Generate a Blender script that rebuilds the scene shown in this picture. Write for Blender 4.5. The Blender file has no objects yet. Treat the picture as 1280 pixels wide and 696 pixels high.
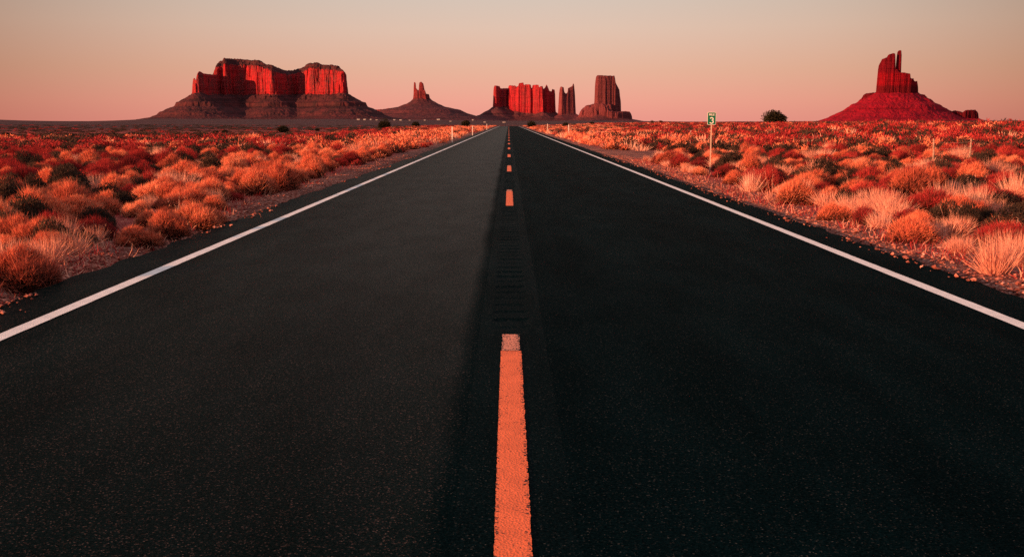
import bpy, math, random
import numpy as np
from mathutils import Vector, Matrix

SC = bpy.context.scene
COL = SC.collection
R = math.radians

# ------------------------------------------------------------------ camera
F_PX, CX, CY, HZ, VPX, EYE = 1244.0, 640.0, 348.0, 153.0, 636.0, 1.452
PITCH = math.atan((CY - HZ) / F_PX)
YAW = math.atan((CX - VPX) / F_PX)
cam_d = bpy.data.cameras.new('camera')
cam = bpy.data.objects.new('camera', cam_d)
COL.objects.link(cam)
cam_d.sensor_width = 36.0
cam_d.lens = F_PX / 1280.0 * 36.0
cam_d.clip_start = 0.05
cam_d.clip_end = 60000.0
cam.location = (0, 0, EYE)
cam.rotation_euler = (math.pi / 2 - PITCH, 0, -YAW)
SC.camera = cam

# ------------------------------------------------------------------ world
SUN_DIR = Vector((-0.865, -0.50, math.tan(R(8.5)))).normalized()     # towards the sun
W = bpy.data.worlds.new('World')
SC.world = W
W.use_nodes = True
nt = W.node_tree
nt.nodes.clear()
def wn(t, **k):
    n = nt.nodes.new(t)
    for a, b in k.items(): setattr(n, a, b)
    return n
out = wn('ShaderNodeOutputWorld')
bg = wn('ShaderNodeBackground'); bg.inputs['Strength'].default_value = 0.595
nt.links.new(bg.outputs[0], out.inputs[0])
tc = wn('ShaderNodeTexCoord')
sep = wn('ShaderNodeSeparateXYZ'); nt.links.new(tc.outputs['Generated'], sep.inputs[0])
ramp = wn('ShaderNodeValToRGB'); nt.links.new(sep.outputs['Z'], ramp.inputs[0])
def lin(c): return tuple(((v / 255 + .055) / 1.055) ** 2.4 if v > 10 else v / 255 / 12.92 for v in c)
def set_ramp(rp, stops):
    el = rp.color_ramp.elements
    while len(el) > 1: el.remove(el[-1])
    for i, (p, c) in enumerate(stops):
        e = el[0] if i == 0 else el.new(p)
        e.position = p
        e.color = (*c, 1)
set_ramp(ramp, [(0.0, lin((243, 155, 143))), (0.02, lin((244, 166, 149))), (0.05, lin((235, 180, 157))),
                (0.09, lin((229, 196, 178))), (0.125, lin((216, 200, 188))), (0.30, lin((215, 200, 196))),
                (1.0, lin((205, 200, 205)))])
# sky set brightest ahead, dimmed at the sides and behind to deepen rock shade
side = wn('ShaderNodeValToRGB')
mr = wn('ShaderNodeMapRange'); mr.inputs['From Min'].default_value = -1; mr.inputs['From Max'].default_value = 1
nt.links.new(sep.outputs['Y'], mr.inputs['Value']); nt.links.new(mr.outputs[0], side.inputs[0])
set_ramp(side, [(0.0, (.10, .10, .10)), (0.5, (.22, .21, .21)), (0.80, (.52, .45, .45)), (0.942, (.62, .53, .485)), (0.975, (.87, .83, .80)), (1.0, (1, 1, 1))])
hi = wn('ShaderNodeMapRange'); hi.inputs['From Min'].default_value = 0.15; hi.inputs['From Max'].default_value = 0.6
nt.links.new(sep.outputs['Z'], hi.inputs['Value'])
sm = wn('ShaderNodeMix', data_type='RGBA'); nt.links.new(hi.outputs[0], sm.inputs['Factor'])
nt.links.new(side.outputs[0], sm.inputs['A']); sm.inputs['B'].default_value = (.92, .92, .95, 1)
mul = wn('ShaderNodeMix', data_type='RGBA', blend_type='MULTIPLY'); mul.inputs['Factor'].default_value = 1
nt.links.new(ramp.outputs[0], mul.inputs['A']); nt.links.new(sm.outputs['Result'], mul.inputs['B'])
sky = wn('ShaderNodeTexSky'); sky.sky_type = 'NISHITA'; sky.sun_disc = False
sky.sun_elevation = R(8.5); sky.sun_rotation = math.atan2(SUN_DIR.x, SUN_DIR.y)
sks = wn('ShaderNodeMix', data_type='RGBA', blend_type='MULTIPLY'); sks.inputs['Factor'].default_value = 1
nt.links.new(sky.outputs[0], sks.inputs['A']); sks.inputs['B'].default_value = (.12, .10, .085, 1)
mx = wn('ShaderNodeMix', data_type='RGBA'); mx.inputs['Factor'].default_value = 0.12
nt.links.new(mul.outputs['Result'], mx.inputs['A']); nt.links.new(sks.outputs['Result'], mx.inputs['B'])
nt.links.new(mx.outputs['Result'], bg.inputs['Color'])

sd = bpy.data.lights.new('sun', 'SUN')
sd.energy = 5.0; sd.angle = R(0.5); sd.color = (1.0, 0.44, 0.22)
sun = bpy.data.objects.new('sun', sd); COL.objects.link(sun)
sun.location = (-30, -25, 40)
sun.rotation_euler = (-SUN_DIR).to_track_quat('-Z', 'Y').to_euler()
SC.view_settings.view_transform = 'Standard'
SC.view_settings.look = 'None'
SC.view_settings.exposure = 0.80
SC.view_settings.gamma = 1.0
SC.cycles.use_denoising = False
SC.view_settings.use_curve_mapping = False

# ------------------------------------------------------------------ small helpers
RNG = np.random.default_rng(7)
random.seed(7)

def _h(ix, iy, iz, s):
    m = np.int64(0xffffffff)
    h = (ix * 374761393 + iy * 668265263 + iz * 2147483647 + s * 1274126177) & m
    h = ((h ^ (h >> 13)) * 1274126177) & m
    h = ((h ^ (h >> 16)) * 2246822519) & m
    return ((h ^ (h >> 15)) & 0xffff) / 65535.0

def vn(x, y, s=0):
    x = np.asarray(x, float); y = np.asarray(y, float)
    ix = np.floor(x).astype(np.int64); iy = np.floor(y).astype(np.int64)
    fx = x - ix; fy = y - iy
    fx = fx * fx * (3 - 2 * fx); fy = fy * fy * (3 - 2 * fy)
    z = np.zeros_like(ix)
    a = _h(ix, iy, z, s); b = _h(ix + 1, iy, z, s); c = _h(ix, iy + 1, z, s); d = _h(ix + 1, iy + 1, z, s)
    return (a * (1 - fx) + b * fx) * (1 - fy) + (c * (1 - fx) + d * fx) * fy

def fbm(x, y, s=0, o=4):
    t = 0; a = 1; n = 0
    for k in range(o):
        t = t + a * vn(x, y, s + k * 17); n += a; a *= .5
        x = x * 2.03 + 5.1; y = y * 2.03 + 1.7
    return t / n * 2 - 1

def ss(a, b, x):
    t = np.clip((np.asarray(x, float) - a) / (b - a), 0, 1)
    return t * t * (3 - 2 * t)

def mesh_np(name, V, F, mats, midx=None, smooth=False):
    """V (n,3), F (m,3) or (m,4)"""
    me = bpy.data.meshes.new(name)
    V = np.asarray(V, np.float32); F = np.asarray(F, np.int32)
    k = F.shape[1]
    me.vertices.add(len(V)); me.vertices.foreach_set('co', V.ravel())
    me.loops.add(F.size); me.loops.foreach_set('vertex_index', F.ravel())
    me.polygons.add(len(F))
    me.polygons.foreach_set('loop_start', np.arange(0, F.size, k, dtype=np.int32))
    for m in mats: me.materials.append(m)
    if midx is not None: me.polygons.foreach_set('material_index', np.asarray(midx, np.int32))
    me.update(calc_edges=True)
    me.polygons.foreach_set('use_smooth', np.full(len(F), smooth))
    me.validate()
    return me

def link(name, me, parent=None):
    o = bpy.data.objects.new(name, me); COL.objects.link(o)
    if parent: o.parent = parent
    return o

def tag(o, label=None, cat=None, group=None, kind=None):
    if label: o['label'] = label
    if cat: o['category'] = cat
    if group: o['group'] = group
    if kind: o['kind'] = kind
    return o

def thing(name, label, cat, loc=(0, 0, 0), rz=0, group=None):
    o = bpy.data.objects.new(name, None); COL.objects.link(o)
    o.location = loc; o.rotation_euler = (0, 0, rz); o.empty_display_size = .3
    return tag(o, label, cat, group)

class MB:
    """collects boxes and tubes into one mesh"""
    def __init__(s): s.v = []; s.f = []
    def box(s, c, d, rz=0, taper=1.0):
        n = len(s.v); cr, sr = math.cos(rz), math.sin(rz)
        for z in (-1, 1):
            k = taper if z > 0 else 1
            for x, y in ((-1, -1), (1, -1), (1, 1), (-1, 1)):
                px, py = x * d[0] / 2 * k, y * d[1] / 2 * k
                s.v.append((c[0] + px * cr - py * sr, c[1] + px * sr + py * cr, c[2] + z * d[2] / 2))
        for q in ((0, 3, 2, 1), (4, 5, 6, 7), (0, 1, 5, 4), (1, 2, 6, 5), (2, 3, 7, 6), (3, 0, 4, 7)):
            s.f.append(tuple(n + i for i in q))
        return s
    def tube(s, pts, rad, seg=8):
        pts = [Vector(p) for p in pts]; n0 = len(s.v)
        for i, p in enumerate(pts):
            t = (pts[min(i + 1, len(pts) - 1)] - pts[max(i - 1, 0)]).normalized()
            u = t.orthogonal().normalized(); w = t.cross(u)
            r = rad[i] if isinstance(rad, (list, tuple)) else rad
            for k in range(seg):
                a = 2 * math.pi * k / seg
                s.v.append(tuple(p + (u * math.cos(a) + w * math.sin(a)) * r))
        for i in range(len(pts) - 1):
            for k in range(seg):
                a = n0 + i * seg + k; b = n0 + i * seg + (k + 1) % seg
                s.f.append((a, b, b + seg, a + seg))
        s.f.append(tuple(n0 + k for k in reversed(range(seg))))
        e = n0 + (len(pts) - 1) * seg
        s.f.append(tuple(e + k for k in range(seg)))
        return s
    def build(s, name, m, parent=None, smooth=False):
        me = bpy.data.meshes.new(name); me.from_pydata(s.v, [], s.f); me.materials.append(m); me.update()
        if smooth:
            for p in me.polygons: p.use_smooth = True
        return link(name, me, parent)

# ------------------------------------------------------------------ terrain
HYX = [-3000, -300, 0, 60, 110, 160, 200, 480, 560, 800, 900, 1030, 1280, 1600, 4000]
HYY = [148, 148.5, 150, 152, 152.8, 151.3, 149.2, 149.8, 150.6, 152.2, 152.6, 152.4, 151.6, 151, 151]

def zroad(y):
    y = np.asarray(y, float)
    return -9.0 * ss(370, 850, y)

def terrain(x, y, detail=True):
    x = np.asarray(x, float); y = np.asarray(y, float)
    d = np.sqrt(x * x + y * y) + 1e-6
    px = np.where(y > 1, VPX + F_PX * x / np.maximum(y, 1), np.where(x < 0, -3000, 4000))
    hy = np.interp(px, HYX, HYY)
    near = zroad(y) * (1 - ss(30, 160, np.abs(x)) * .75)
    near = near + 1.12 * ss(7, 42, x) * ss(15, 110, y) * (1 - ss(900, 2500, d))
    near = near + .12 * ss(8, 25, -x) * ss(15, 60, y)
    zf = EYE + (HZ - hy) * np.minimum(d, 3600) / F_PX
    w = ss(150, 2100, d)
    z = near * (1 - w) + zf * w
    if detail:
        off = ss(4.6, 9, np.abs(x))
        z = z + off * (.10 * fbm(x * .35, y * .35, 3, 3) + .22 * ss(12, 60, np.abs(x)) * fbm(x * .06, y * .06, 5, 2))
        z = z + (ss(200, 1500, d) * 2.0 * fbm(x * .004, y * .004, 9, 3)) * ss(30, 200, np.abs(x)) * (1 - ss(2600, 3400, d))
        z = z - .02 * ss(4.6, 4.2, np.abs(x)) * 1.0
        z = z + .018 * fbm(x * 3, y * 3, 31, 2) * ss(4.3, 4.8, np.abs(x))
    z = z - np.where(np.abs(x) < 4.2, .16, np.where(np.abs(x) < 4.6, .16 - (np.abs(x) - 4.2) / .4 * .12, .04))
    return z

def ray(px, py):
    v = Vector(((px - CX) / F_PX, (CY - py) / F_PX, -1.0))
    return (cam.rotation_euler.to_matrix() @ v).normalized()
def at_depth(px, py, Y):
    d = ray(px, py); t = Y / d.y
    return Vector((0, 0, EYE)) + d * t
def hit(px, py, dmax=3000):
    d = ray(px, py); t = 2.0
    while t < dmax:
        p = Vector((0, 0, EYE)) + d * t
        if p.z <= float(terrain(p.x, p.y)): return p
        t *= 1.004
    return None

# ------------------------------------------------------------------ materials
def new_mat(name):
    m = bpy.data.materials.new(name); m.use_nodes = True
    n = m.node_tree; b = n.nodes['Principled BSDF']
    b.inputs['Roughness'].default_value = .9
    b.inputs['Specular IOR Level'].default_value = .2
    return m, n, b
class NB:
    def __init__(s, n): s.n = n
    def node(s, t, **k):
        o = s.n.nodes.new(t)
        for a, b in k.items(): setattr(o, a, b)
        return o
    def ln(s, a, b): s.n.links.new(a, b)
    def pos(s, scale=(1, 1, 1), world=True):
        if world: src = s.node('ShaderNodeNewGeometry').outputs['Position']
        else: src = s.node('ShaderNodeTexCoord').outputs['Object']
        m = s.node('ShaderNodeVectorMath', operation='MULTIPLY'); m.inputs[1].default_value = scale
        s.ln(src, m.inputs[0]); return m.outputs[0]
    def noise(s, vec, scale, detail=4, rough=.55):
        o = s.node('ShaderNodeTexNoise'); o.inputs['Scale'].default_value = scale
        o.inputs['Detail'].default_value = detail; o.inputs['Roughness'].default_value = rough
        s.ln(vec, o.inputs['Vector']); return o.outputs['Fac']
    def rng(s, v, a, b, c=0, d=1):
        o = s.node('ShaderNodeMapRange'); o.interpolation_type = 'SMOOTHSTEP'
        for i, k in zip(('From Min', 'From Max', 'To Min', 'To Max'), (a, b, c, d)): o.inputs[i].default_value = k
        s.ln(v, o.inputs['Value']); return o.outputs[0]
    def ramp(s, v, stops):
        o = s.node('ShaderNodeValToRGB'); set_ramp(o, stops); s.ln(v, o.inputs[0]); return o.outputs[0]
    def mix(s, f, a, b, mode='MIX'):
        o = s.node('ShaderNodeMix', data_type='RGBA', blend_type=mode)
        for k, v in (('Factor', f), ('A', a), ('B', b)):
            if isinstance(v, (int, float)): o.inputs[k].default_value = v
            elif isinstance(v, tuple): o.inputs[k].default_value = (*v, 1)
            else: s.ln(v, o.inputs[k])
        return o.outputs['Result']
    def math(s, op, a, b=0.0):
        o = s.node('ShaderNodeMath', operation=op)
        for i, v in enumerate((a, b)):
            if isinstance(v, (int, float)): o.inputs[i].default_value = v
            else: s.ln(v, o.inputs[i])
        return o.outputs[0]
    def bump(s, h, strength, dist, bsdf):
        o = s.node('ShaderNodeBump'); o.inputs['Strength'].default_value = strength; o.inputs['Distance'].default_value = dist
        s.ln(h, o.inputs['Height']); s.ln(o.outputs[0], bsdf.inputs['Normal'])

def mat_plain(name, c, rough=.8, spec=.2, var=.15, scale=6.0):
    m, n, b = new_mat(name); nb = NB(n)
    f = nb.noise(nb.pos(), scale, 3)
    nb.ln(nb.mix(nb.rng(f, .3, .7), tuple(v * (1 - var) for v in c), tuple(min(1, v * (1 + var)) for v in c)), b.inputs['Base Color'])
    b.inputs['Roughness'].default_value = rough; b.inputs['Specular IOR Level'].default_value = spec
    return m

def mat_asphalt(name, worn=True, seal=.0010):
    m, n, b = new_mat(name); nb = NB(n)
    p = nb.pos()
    sx = nb.node('ShaderNodeSeparateXYZ'); nb.ln(p, sx.inputs[0])
    wob = nb.noise(p, .5, 3)
    lane = nb.rng(nb.math('ADD', sx.outputs['X'], nb.math('MULTIPLY', nb.math('SUBTRACT', wob, .5), .10)), -.36, -.20)
    if not worn: lane = 1.0
    # aggregate: stones set in binder
    v = nb.node('ShaderNodeTexVoronoi'); v.inputs['Scale'].default_value = 170; nb.ln(p, v.inputs['Vector'])
    v2 = nb.node('ShaderNodeTexVoronoi'); v2.inputs['Scale'].default_value = 105; nb.ln(p, v2.inputs['Vector'])
    sc = nb.node('ShaderNodeSeparateColor'); nb.ln(v.outputs['Color'], sc.inputs[0])
    sc2 = nb.node('ShaderNodeSeparateColor'); nb.ln(v2.outputs['Color'], sc2.inputs[0])
    left = nb.ramp(sc.outputs[0], [(0, (.0003, .0040, .0044)), (.5, (.0009, .0062, .0066)), (.86, (.0035, .0075, .0076)), (.95, (.030, .021, .019)), (1, (.085, .058, .050))])
    right = nb.ramp(sc.outputs[0], [(0, (.0004, .0034, .0042)), (.5, (.0008, .0054, .0066)), (.88, (.0020, .0078, .0090)), (.97, (.009, .012, .012)), (1, (.045, .044, .040))])
    c = nb.mix(lane, left, right)
    big = nb.noise(nb.pos((1, .12, 1)), .9, 4)
    c = nb.mix(nb.rng(big, .3, .75), c, nb.mix(1.0, c, (.62, .62, .64), 'MULTIPLY'))
    path = nb.noise(nb.pos((1, .02, 1)), 1.3, 2)
    c = nb.mix(nb.rng(path, .35, .7, 0, .6), c, nb.mix(1.0, c, (1.35, 1.25, 1.22), 'MULTIPLY'))
    grit = nb.math('MULTIPLY', nb.rng(nb.noise(p, 75, 3, .7), .30, .70, .60, 1.5), nb.rng(nb.noise(nb.pos((1, .3, 1)), 2.2, 4, .6), .32, .68, .85, 1.15))
    vm = nb.node('ShaderNodeVectorMath', operation='SCALE'); nb.ln(c, vm.inputs[0]); nb.ln(grit, vm.inputs['Scale']); c = vm.outputs[0]
    spk = nb.rng(sc2.outputs[1], .990, .996)
    c = nb.mix(nb.math('MULTIPLY', spk, nb.rng(v2.outputs['Distance'], .006, .003)), c, (.30, .22, .19))
    nb.ln(c, b.inputs['Base Color'])
    nb.ln(nb.mix(lane, (.40, .40, .40), (.55, .55, .55)), b.inputs['Roughness'])
    pol = nb.rng(sx.outputs['X'], -4.2, -1.0, .35, 1.0)
    nb.ln(nb.math('MULTIPLY', nb.mix(lane, nb.mix(pol, (0, 0, 0), (.0042, .0042, .0042)), (seal, seal, seal)), grit), b.inputs['Specular IOR Level'])
    nb.ln(nb.mix(lane, (1, .92, .90), (.80, 1, 1)), b.inputs['Specular Tint'])
    h = nb.math('ADD', nb.math('MULTIPLY', v.outputs['Distance'], 1.0), nb.noise(p, 260, 2))
    nb.bump(h, .3, .004, b)
    return m

def mat_paint(name, c, worn=.35, base=(.014, .014, .014)):
    """road paint: thin coat, broken up by the stones under it"""
    m, n, b = new_mat(name); nb = NB(n)
    p = nb.pos()
    v = nb.node('ShaderNodeTexVoronoi'); v.inputs['Scale'].default_value = 95; nb.ln(p, v.inputs['Vector'])
    sc = nb.node('ShaderNodeSeparateColor'); nb.ln(v.outputs['Color'], sc.inputs[0])
    tone = nb.noise(p, 7, 5)
    col = nb.mix(nb.rng(tone, .3, .7), tuple(k * .80 for k in c), c)
    fine = nb.noise(p, 130, 3)
    col = nb.mix(nb.rng(fine, .35, .7, 0, .35), col, tuple(k * .62 for k in c))
    at = nb.node('ShaderNodeAttribute'); at.attribute_name = 'wear'
    wv = nb.math('ADD', nb.math('ADD', nb.math('MULTIPLY', sc.outputs[0], .55), nb.math('MULTIPLY', fine, .5)), nb.math('MULTIPLY', at.outputs['Fac'], 1.0))
    hole = nb.rng(wv, 1.02 - worn * .35, 1.05 - worn * .35)
    nb.ln(nb.mix(hole, col, base), b.inputs['Base Color'])
    b.inputs['Roughness'].default_value = .8
    nb.bump(nb.math('ADD', v.outputs['Distance'], fine), .4, .005, b)
    return m

def mat_ground():
    m, n, b = new_mat('desert_soil'); nb = NB(n)
    p = nb.pos()
    sx = nb.node('ShaderNodeSeparateXYZ'); nb.ln(p, sx.inputs[0])
    soil = nb.ramp(nb.noise(p, 1.7, 6, .65), [(.25, (.17, .030, .028)), (.5, (.32, .065, .055)), (.75, (.48, .13, .10))])
    # scrub-covered country: mottled red brush, straw and dark shrubs
    big = nb.noise(nb.pos((1, .45, 1)), .012, 6, .6)
    mid = nb.noise(p, .22, 5, .7)
    veg = nb.ramp(mid, [(.30, (.035, .018, .014)), (.44, (.13, .03, .022)), (.55, (.27, .042, .034)), (.68, (.42, .12, .08))])
    veg = nb.mix(nb.rng(big, .40, .60), veg, nb.mix(1.0, veg, (.45, .42, .5), 'MULTIPLY'))
    far = nb.rng(sx.outputs['Y'], 60, 220)
    c = nb.mix(far, soil, veg)
    # the long slope below the mesas is darker and grey-brown, with dark brush specks
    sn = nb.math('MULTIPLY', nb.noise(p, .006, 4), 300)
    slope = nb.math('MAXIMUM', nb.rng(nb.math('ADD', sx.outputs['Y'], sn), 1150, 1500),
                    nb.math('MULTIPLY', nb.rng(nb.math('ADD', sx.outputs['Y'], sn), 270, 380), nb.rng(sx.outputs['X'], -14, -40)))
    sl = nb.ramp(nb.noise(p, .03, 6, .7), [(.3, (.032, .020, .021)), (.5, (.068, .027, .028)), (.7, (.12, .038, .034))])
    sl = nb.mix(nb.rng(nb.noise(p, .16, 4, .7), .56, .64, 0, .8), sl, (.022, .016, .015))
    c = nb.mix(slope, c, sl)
    # gravel shoulder beside the asphalt
    ax = nb.math('ABSOLUTE', sx.outputs['X'])
    apron = nb.math('MULTIPLY', nb.math('MULTIPLY', nb.rng(sx.outputs['Y'], 39, 44), nb.rng(sx.outputs['Y'], 58, 53)), nb.rng(sx.outputs['X'], 0, 1))
    ax2 = nb.math('SUBTRACT', ax, nb.math('MULTIPLY', apron, 2.4))
    edge = nb.math('ADD', ax2, nb.math('MULTIPLY', nb.math('SUBTRACT', nb.noise(p, .9, 4), .5), 1.2))
    v = nb.node('ShaderNodeTexVoronoi'); v.inputs['Scale'].default_value = 34; nb.ln(p, v.inputs['Vector'])
    sc = nb.node('ShaderNodeSeparateColor'); nb.ln(v.outputs['Color'], sc.inputs[0])
    gr = nb.ramp(sc.outputs[0], [(0, (.13, .04, .03)), (.5, (.29, .09, .065)), (.8, (.42, .16, .12)), (1, (.60, .34, .27))])
    gr = nb.mix(nb.rng(nb.noise(p, .5, 3), .4, .6), gr, nb.mix(1.0, gr, (.62, .62, .66), 'MULTIPLY'))
    c = nb.mix(nb.math('MULTIPLY', nb.rng(edge, 5.5, 5.0), nb.rng(sx.outputs['Y'], 420, 300)), c, gr)
    nb.ln(c, b.inputs['Base Color'])
    b.inputs['Specular IOR Level'].default_value = .08
    nb.bump(nb.math('ADD', nb.noise(p, 9, 6, .7), nb.math('MULTIPLY', v.outputs['Distance'], .6)), .9, .06, b)
    return m

def mat_cliff(name, base, dark, streak=1.0, strata=.35):
    m, n, b = new_mat(name); nb = NB(n)
    p = nb.pos()
    st = nb.noise(nb.pos((1, 1, .14)), .040, 7, .72)           # desert varnish down the face, deepened to carry wall shade in the colour
    c = nb.mix(nb.rng(st, .37, .60, 0, streak), base, dark)
    bands = nb.noise(nb.pos((.03, .03, 1)), .09, 4, .7)        # beds of harder and softer rock
    c = nb.mix(nb.rng(bands, .45, .62, 0, strata), c, tuple(v * .45 for v in base))
    c = nb.mix(nb.rng(nb.noise(p, .12, 5, .7), .3, .7, 0, .5), c, tuple(min(1, v * 1.35) for v in base))
    nb.ln(c, b.inputs['Base Color'])
    b.inputs['Specular IOR Level'].default_value = .05
    nb.bump(nb.math('ADD', nb.noise(nb.pos((1, 1, .22)), .10, 7, .75), nb.math('MULTIPLY', bands, .8)), 1.0, 11.0, b)
    return m
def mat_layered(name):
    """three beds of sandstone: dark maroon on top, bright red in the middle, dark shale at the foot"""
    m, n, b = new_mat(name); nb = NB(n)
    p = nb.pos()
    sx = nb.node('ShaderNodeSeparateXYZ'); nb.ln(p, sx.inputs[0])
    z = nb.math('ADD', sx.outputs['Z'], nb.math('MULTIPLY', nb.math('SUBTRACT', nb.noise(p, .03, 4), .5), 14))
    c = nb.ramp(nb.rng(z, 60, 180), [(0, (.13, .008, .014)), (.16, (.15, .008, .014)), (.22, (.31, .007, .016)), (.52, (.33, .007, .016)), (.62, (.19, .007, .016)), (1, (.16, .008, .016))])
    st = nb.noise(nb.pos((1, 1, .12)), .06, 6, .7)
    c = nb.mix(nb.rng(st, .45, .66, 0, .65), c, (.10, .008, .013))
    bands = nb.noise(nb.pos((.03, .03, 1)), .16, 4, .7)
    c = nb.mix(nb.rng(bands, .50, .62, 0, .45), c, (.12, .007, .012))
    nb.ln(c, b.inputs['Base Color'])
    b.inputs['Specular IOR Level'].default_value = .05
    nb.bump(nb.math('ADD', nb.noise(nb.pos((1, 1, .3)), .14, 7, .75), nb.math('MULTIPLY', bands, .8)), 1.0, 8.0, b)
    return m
def mat_talus(name, base, dark):
    m, n, b = new_mat(name); nb = NB(n)
    p = nb.pos()
    c = nb.mix(nb.rng(nb.noise(p, .035, 6, .7), .32, .68), dark, base)
    bands = nb.noise(nb.pos((.02, .02, 1)), .14, 4, .7)
    c = nb.mix(nb.rng(bands, .48, .64, 0, .6), c, tuple(v * .5 for v in dark))
    c = nb.mix(nb.rng(nb.noise(p, .22, 3, .6), .60, .68, 0, .7), c, (.03, .02, .018))
    nb.ln(c, b.inputs['Base Color'])
    b.inputs['Specular IOR Level'].default_value = .05
    nb.bump(nb.noise(p, .11, 6, .75), .8, 5.0, b)
    return m

def mat_plant(name, stops, transl=.14, rnd=.5, scale=1.1):
    """dry foliage; hue varies from plant to plant and along the patch"""
    m, n, b = new_mat(name); nb = NB(n)
    oi = nb.node('ShaderNodeObjectInfo')
    gi = nb.node('ShaderNodeNewGeometry')
    f = nb.math('ADD', nb.math('MULTIPLY', nb.rng(nb.noise(nb.pos(), scale, 3), .25, .75), 1 - rnd),
                nb.math('MULTIPLY', oi.outputs['Random'], rnd))
    f = nb.math('ADD', nb.math('MULTIPLY', f, .72), nb.math('MULTIPLY', gi.outputs['Random Per Island'], .28))
    c = nb.ramp(f, stops)
    nb.ln(c, b.inputs['Base Color'])
    b.inputs['Specular IOR Level'].default_value = .06
    tr = nb.node('ShaderNodeBsdfTranslucent'); nb.ln(c, tr.inputs['Color'])
    ms = nb.node('ShaderNodeMixShader'); ms.inputs[0].default_value = transl
    nb.ln(b.outputs[0], ms.inputs[1]); nb.ln(tr.outputs[0], ms.inputs[2])
    nb.ln(ms.outputs[0], n.nodes['Material Output'].inputs['Surface'])
    return m

M = {}
M['asphalt'] = mat_asphalt('asphalt')
M['seal'] = mat_asphalt('dark_asphalt', False, .0022)
M['white_paint'] = mat_paint('white_road_paint', (.90, .83, .81), .55)
M['orange_paint'] = mat_paint('orange_road_paint', (.97, .185, .07), .60)
M['faded_paint'] = mat_paint('faded_road_paint', (.80, .28, .18), 1.0)
M['ground'] = mat_ground()
M['rabbit'] = mat_plant('rabbitbrush_straw', [(.05, (.24, .065, .05)), (.3, (.52, .115, .07)), (.45, (.76, .19, .105)), (.65, (.90, .29, .155)), (.9, (.92, .43, .26))])
M['redbrush'] = mat_plant('red_brush', [(.1, (.10, .018, .02)), (.4, (.29, .028, .030)), (.65, (.48, .045, .045)), (.9, (.66, .10, .075))])
M['sage'] = mat_plant('dark_sage', [(.1, (.026, .019, .016)), (.5, (.048, .033, .026)), (.9, (.11, .062, .042))], .15)
M['straw'] = mat_plant('dry_straw', [(.1, (.60, .22, .15)), (.5, (.82, .38, .27)), (.9, (.90, .56, .43))])
M['twig'] = mat_plant('brown_twig', [(.1, (.045, .022, .017)), (.6, (.11, .036, .026)), (.9, (.19, .060, .040))], .05)
M['juniper'] = mat_plant('juniper_needles', [(.1, (.016, .015, .010)), (.6, (.032, .027, .015)), (.9, (.06, .045, .022))], .1)
M['bark'] = mat_plain('bark', (.07, .04, .03), .9, .1, .3, 9)
M['steel_white'] = mat_plain('weathered_white_metal', (.72, .64, .58), .6, .3, .1, 12)
M['steel_tan'] = mat_plain('sun_bleached_steel', (.56, .40, .31), .6, .3, .1, 12)
M['post_wood'] = mat_plain('grey_wood', (.34, .22, .17), .9, .1, .3, 14)
M['wire'] = mat_plain('rusty_wire', (.30, .20, .17), .6, .3, .2, 20)
M['sign_green'] = mat_plain('sign_green', (.008, .15, .085), .45, .3, .08, 10)
M['sign_white'] = mat_plain('sign_white', (.82, .80, .76), .45, .3, .05, 10)
M['house_white'] = mat_plain('white_siding', (.50, .43, .39), .8, .2, .08, .4)
M['house_roof'] = mat_plain('grey_roof', (.30, .22, .21), .8, .2, .2, .5)
M['window'] = mat_plain('window_glass', (.02, .02, .025), .1, .5, .05, 1)
M['pebble'] = mat_plant('verge_pebble', [(.1, (.15, .045, .035)), (.5, (.36, .11, .08)), (.85, (.58, .25, .19)), (1, (.75, .50, .42))], 0.0, 0.0, 9)

# ------------------------------------------------------------------ ground sheet
def axis(inner, ratio, outer):
    a = list(inner); step = a[-1] - a[-2]
    while a[-1] < outer:
        step = min(step * ratio, 420); a.append(a[-1] + step)
    return a
xr = axis([0, 2.1, 3.6, 4.0, 4.2, 4.4, 4.6, 4.8, 5.05, 5.3], 1.035, 14000)
xs = np.array([-v for v in reversed(xr[1:])] + xr)
yf = axis([0, .25], 1.03, 16000)
yb = axis([0, 2.0], 1.35, 6000)
ys = np.array([-v for v in reversed(yb[1:])] + yf)
X, Y = np.meshgrid(xs, ys)
Z = terrain(X, Y)
V = np.stack([X, Y, Z], -1).reshape(-1, 3)
nx, ny = len(xs), len(ys)
I = np.arange(nx * ny).reshape(ny, nx)
Fq = np.stack([I[:-1, :-1], I[:-1, 1:], I[1:, 1:], I[1:, :-1]], -1).reshape(-1, 4)
tag(link('ground', mesh_np('ground', V, Fq, [M['ground']], None, True)), 'red desert soil under the scrub', kind='structure')

# ------------------------------------------------------------------ road
def strip(x0f, x1f, yy, zo, thick=0.0, cols=2):
    """sheet between two edge functions of y, following the road"""
    yy = np.asarray(yy); a = x0f(yy); b = x1f(yy)
    rows = []
    for k in range(cols):
        t = k / (cols - 1)
        rows.append(np.stack([a * (1 - t) + b * t, yy, zroad(yy) + zo], -1))
    if thick:
        lo = rows[0].copy(); lo[:, 2] -= thick; hi_ = rows[-1].copy(); hi_[:, 2] -= thick
        rows = [lo] + rows + [hi_]
    A = np.stack(rows, 1); n, k = A.shape[:2]
    J = np.arange(n * k).reshape(n, k)
    F = np.stack([J[:-1, :-1], J[:-1, 1:], J[1:, 1:], J[1:, :-1]], -1).reshape(-1, 4)
    return A.reshape(-1, 3), F
yy = np.concatenate([np.arange(-60, 0, 2.0), np.arange(0, 40, .1), np.arange(40, 120, .4), np.arange(120, 420, 3), np.arange(420, 1400, 20)])
el = lambda y: -4.12 + .10 * fbm(y * 1.9, y * 0, 41, 5) + .05 * fbm(y * .2, y * 0 + 3, 43, 2)
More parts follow.
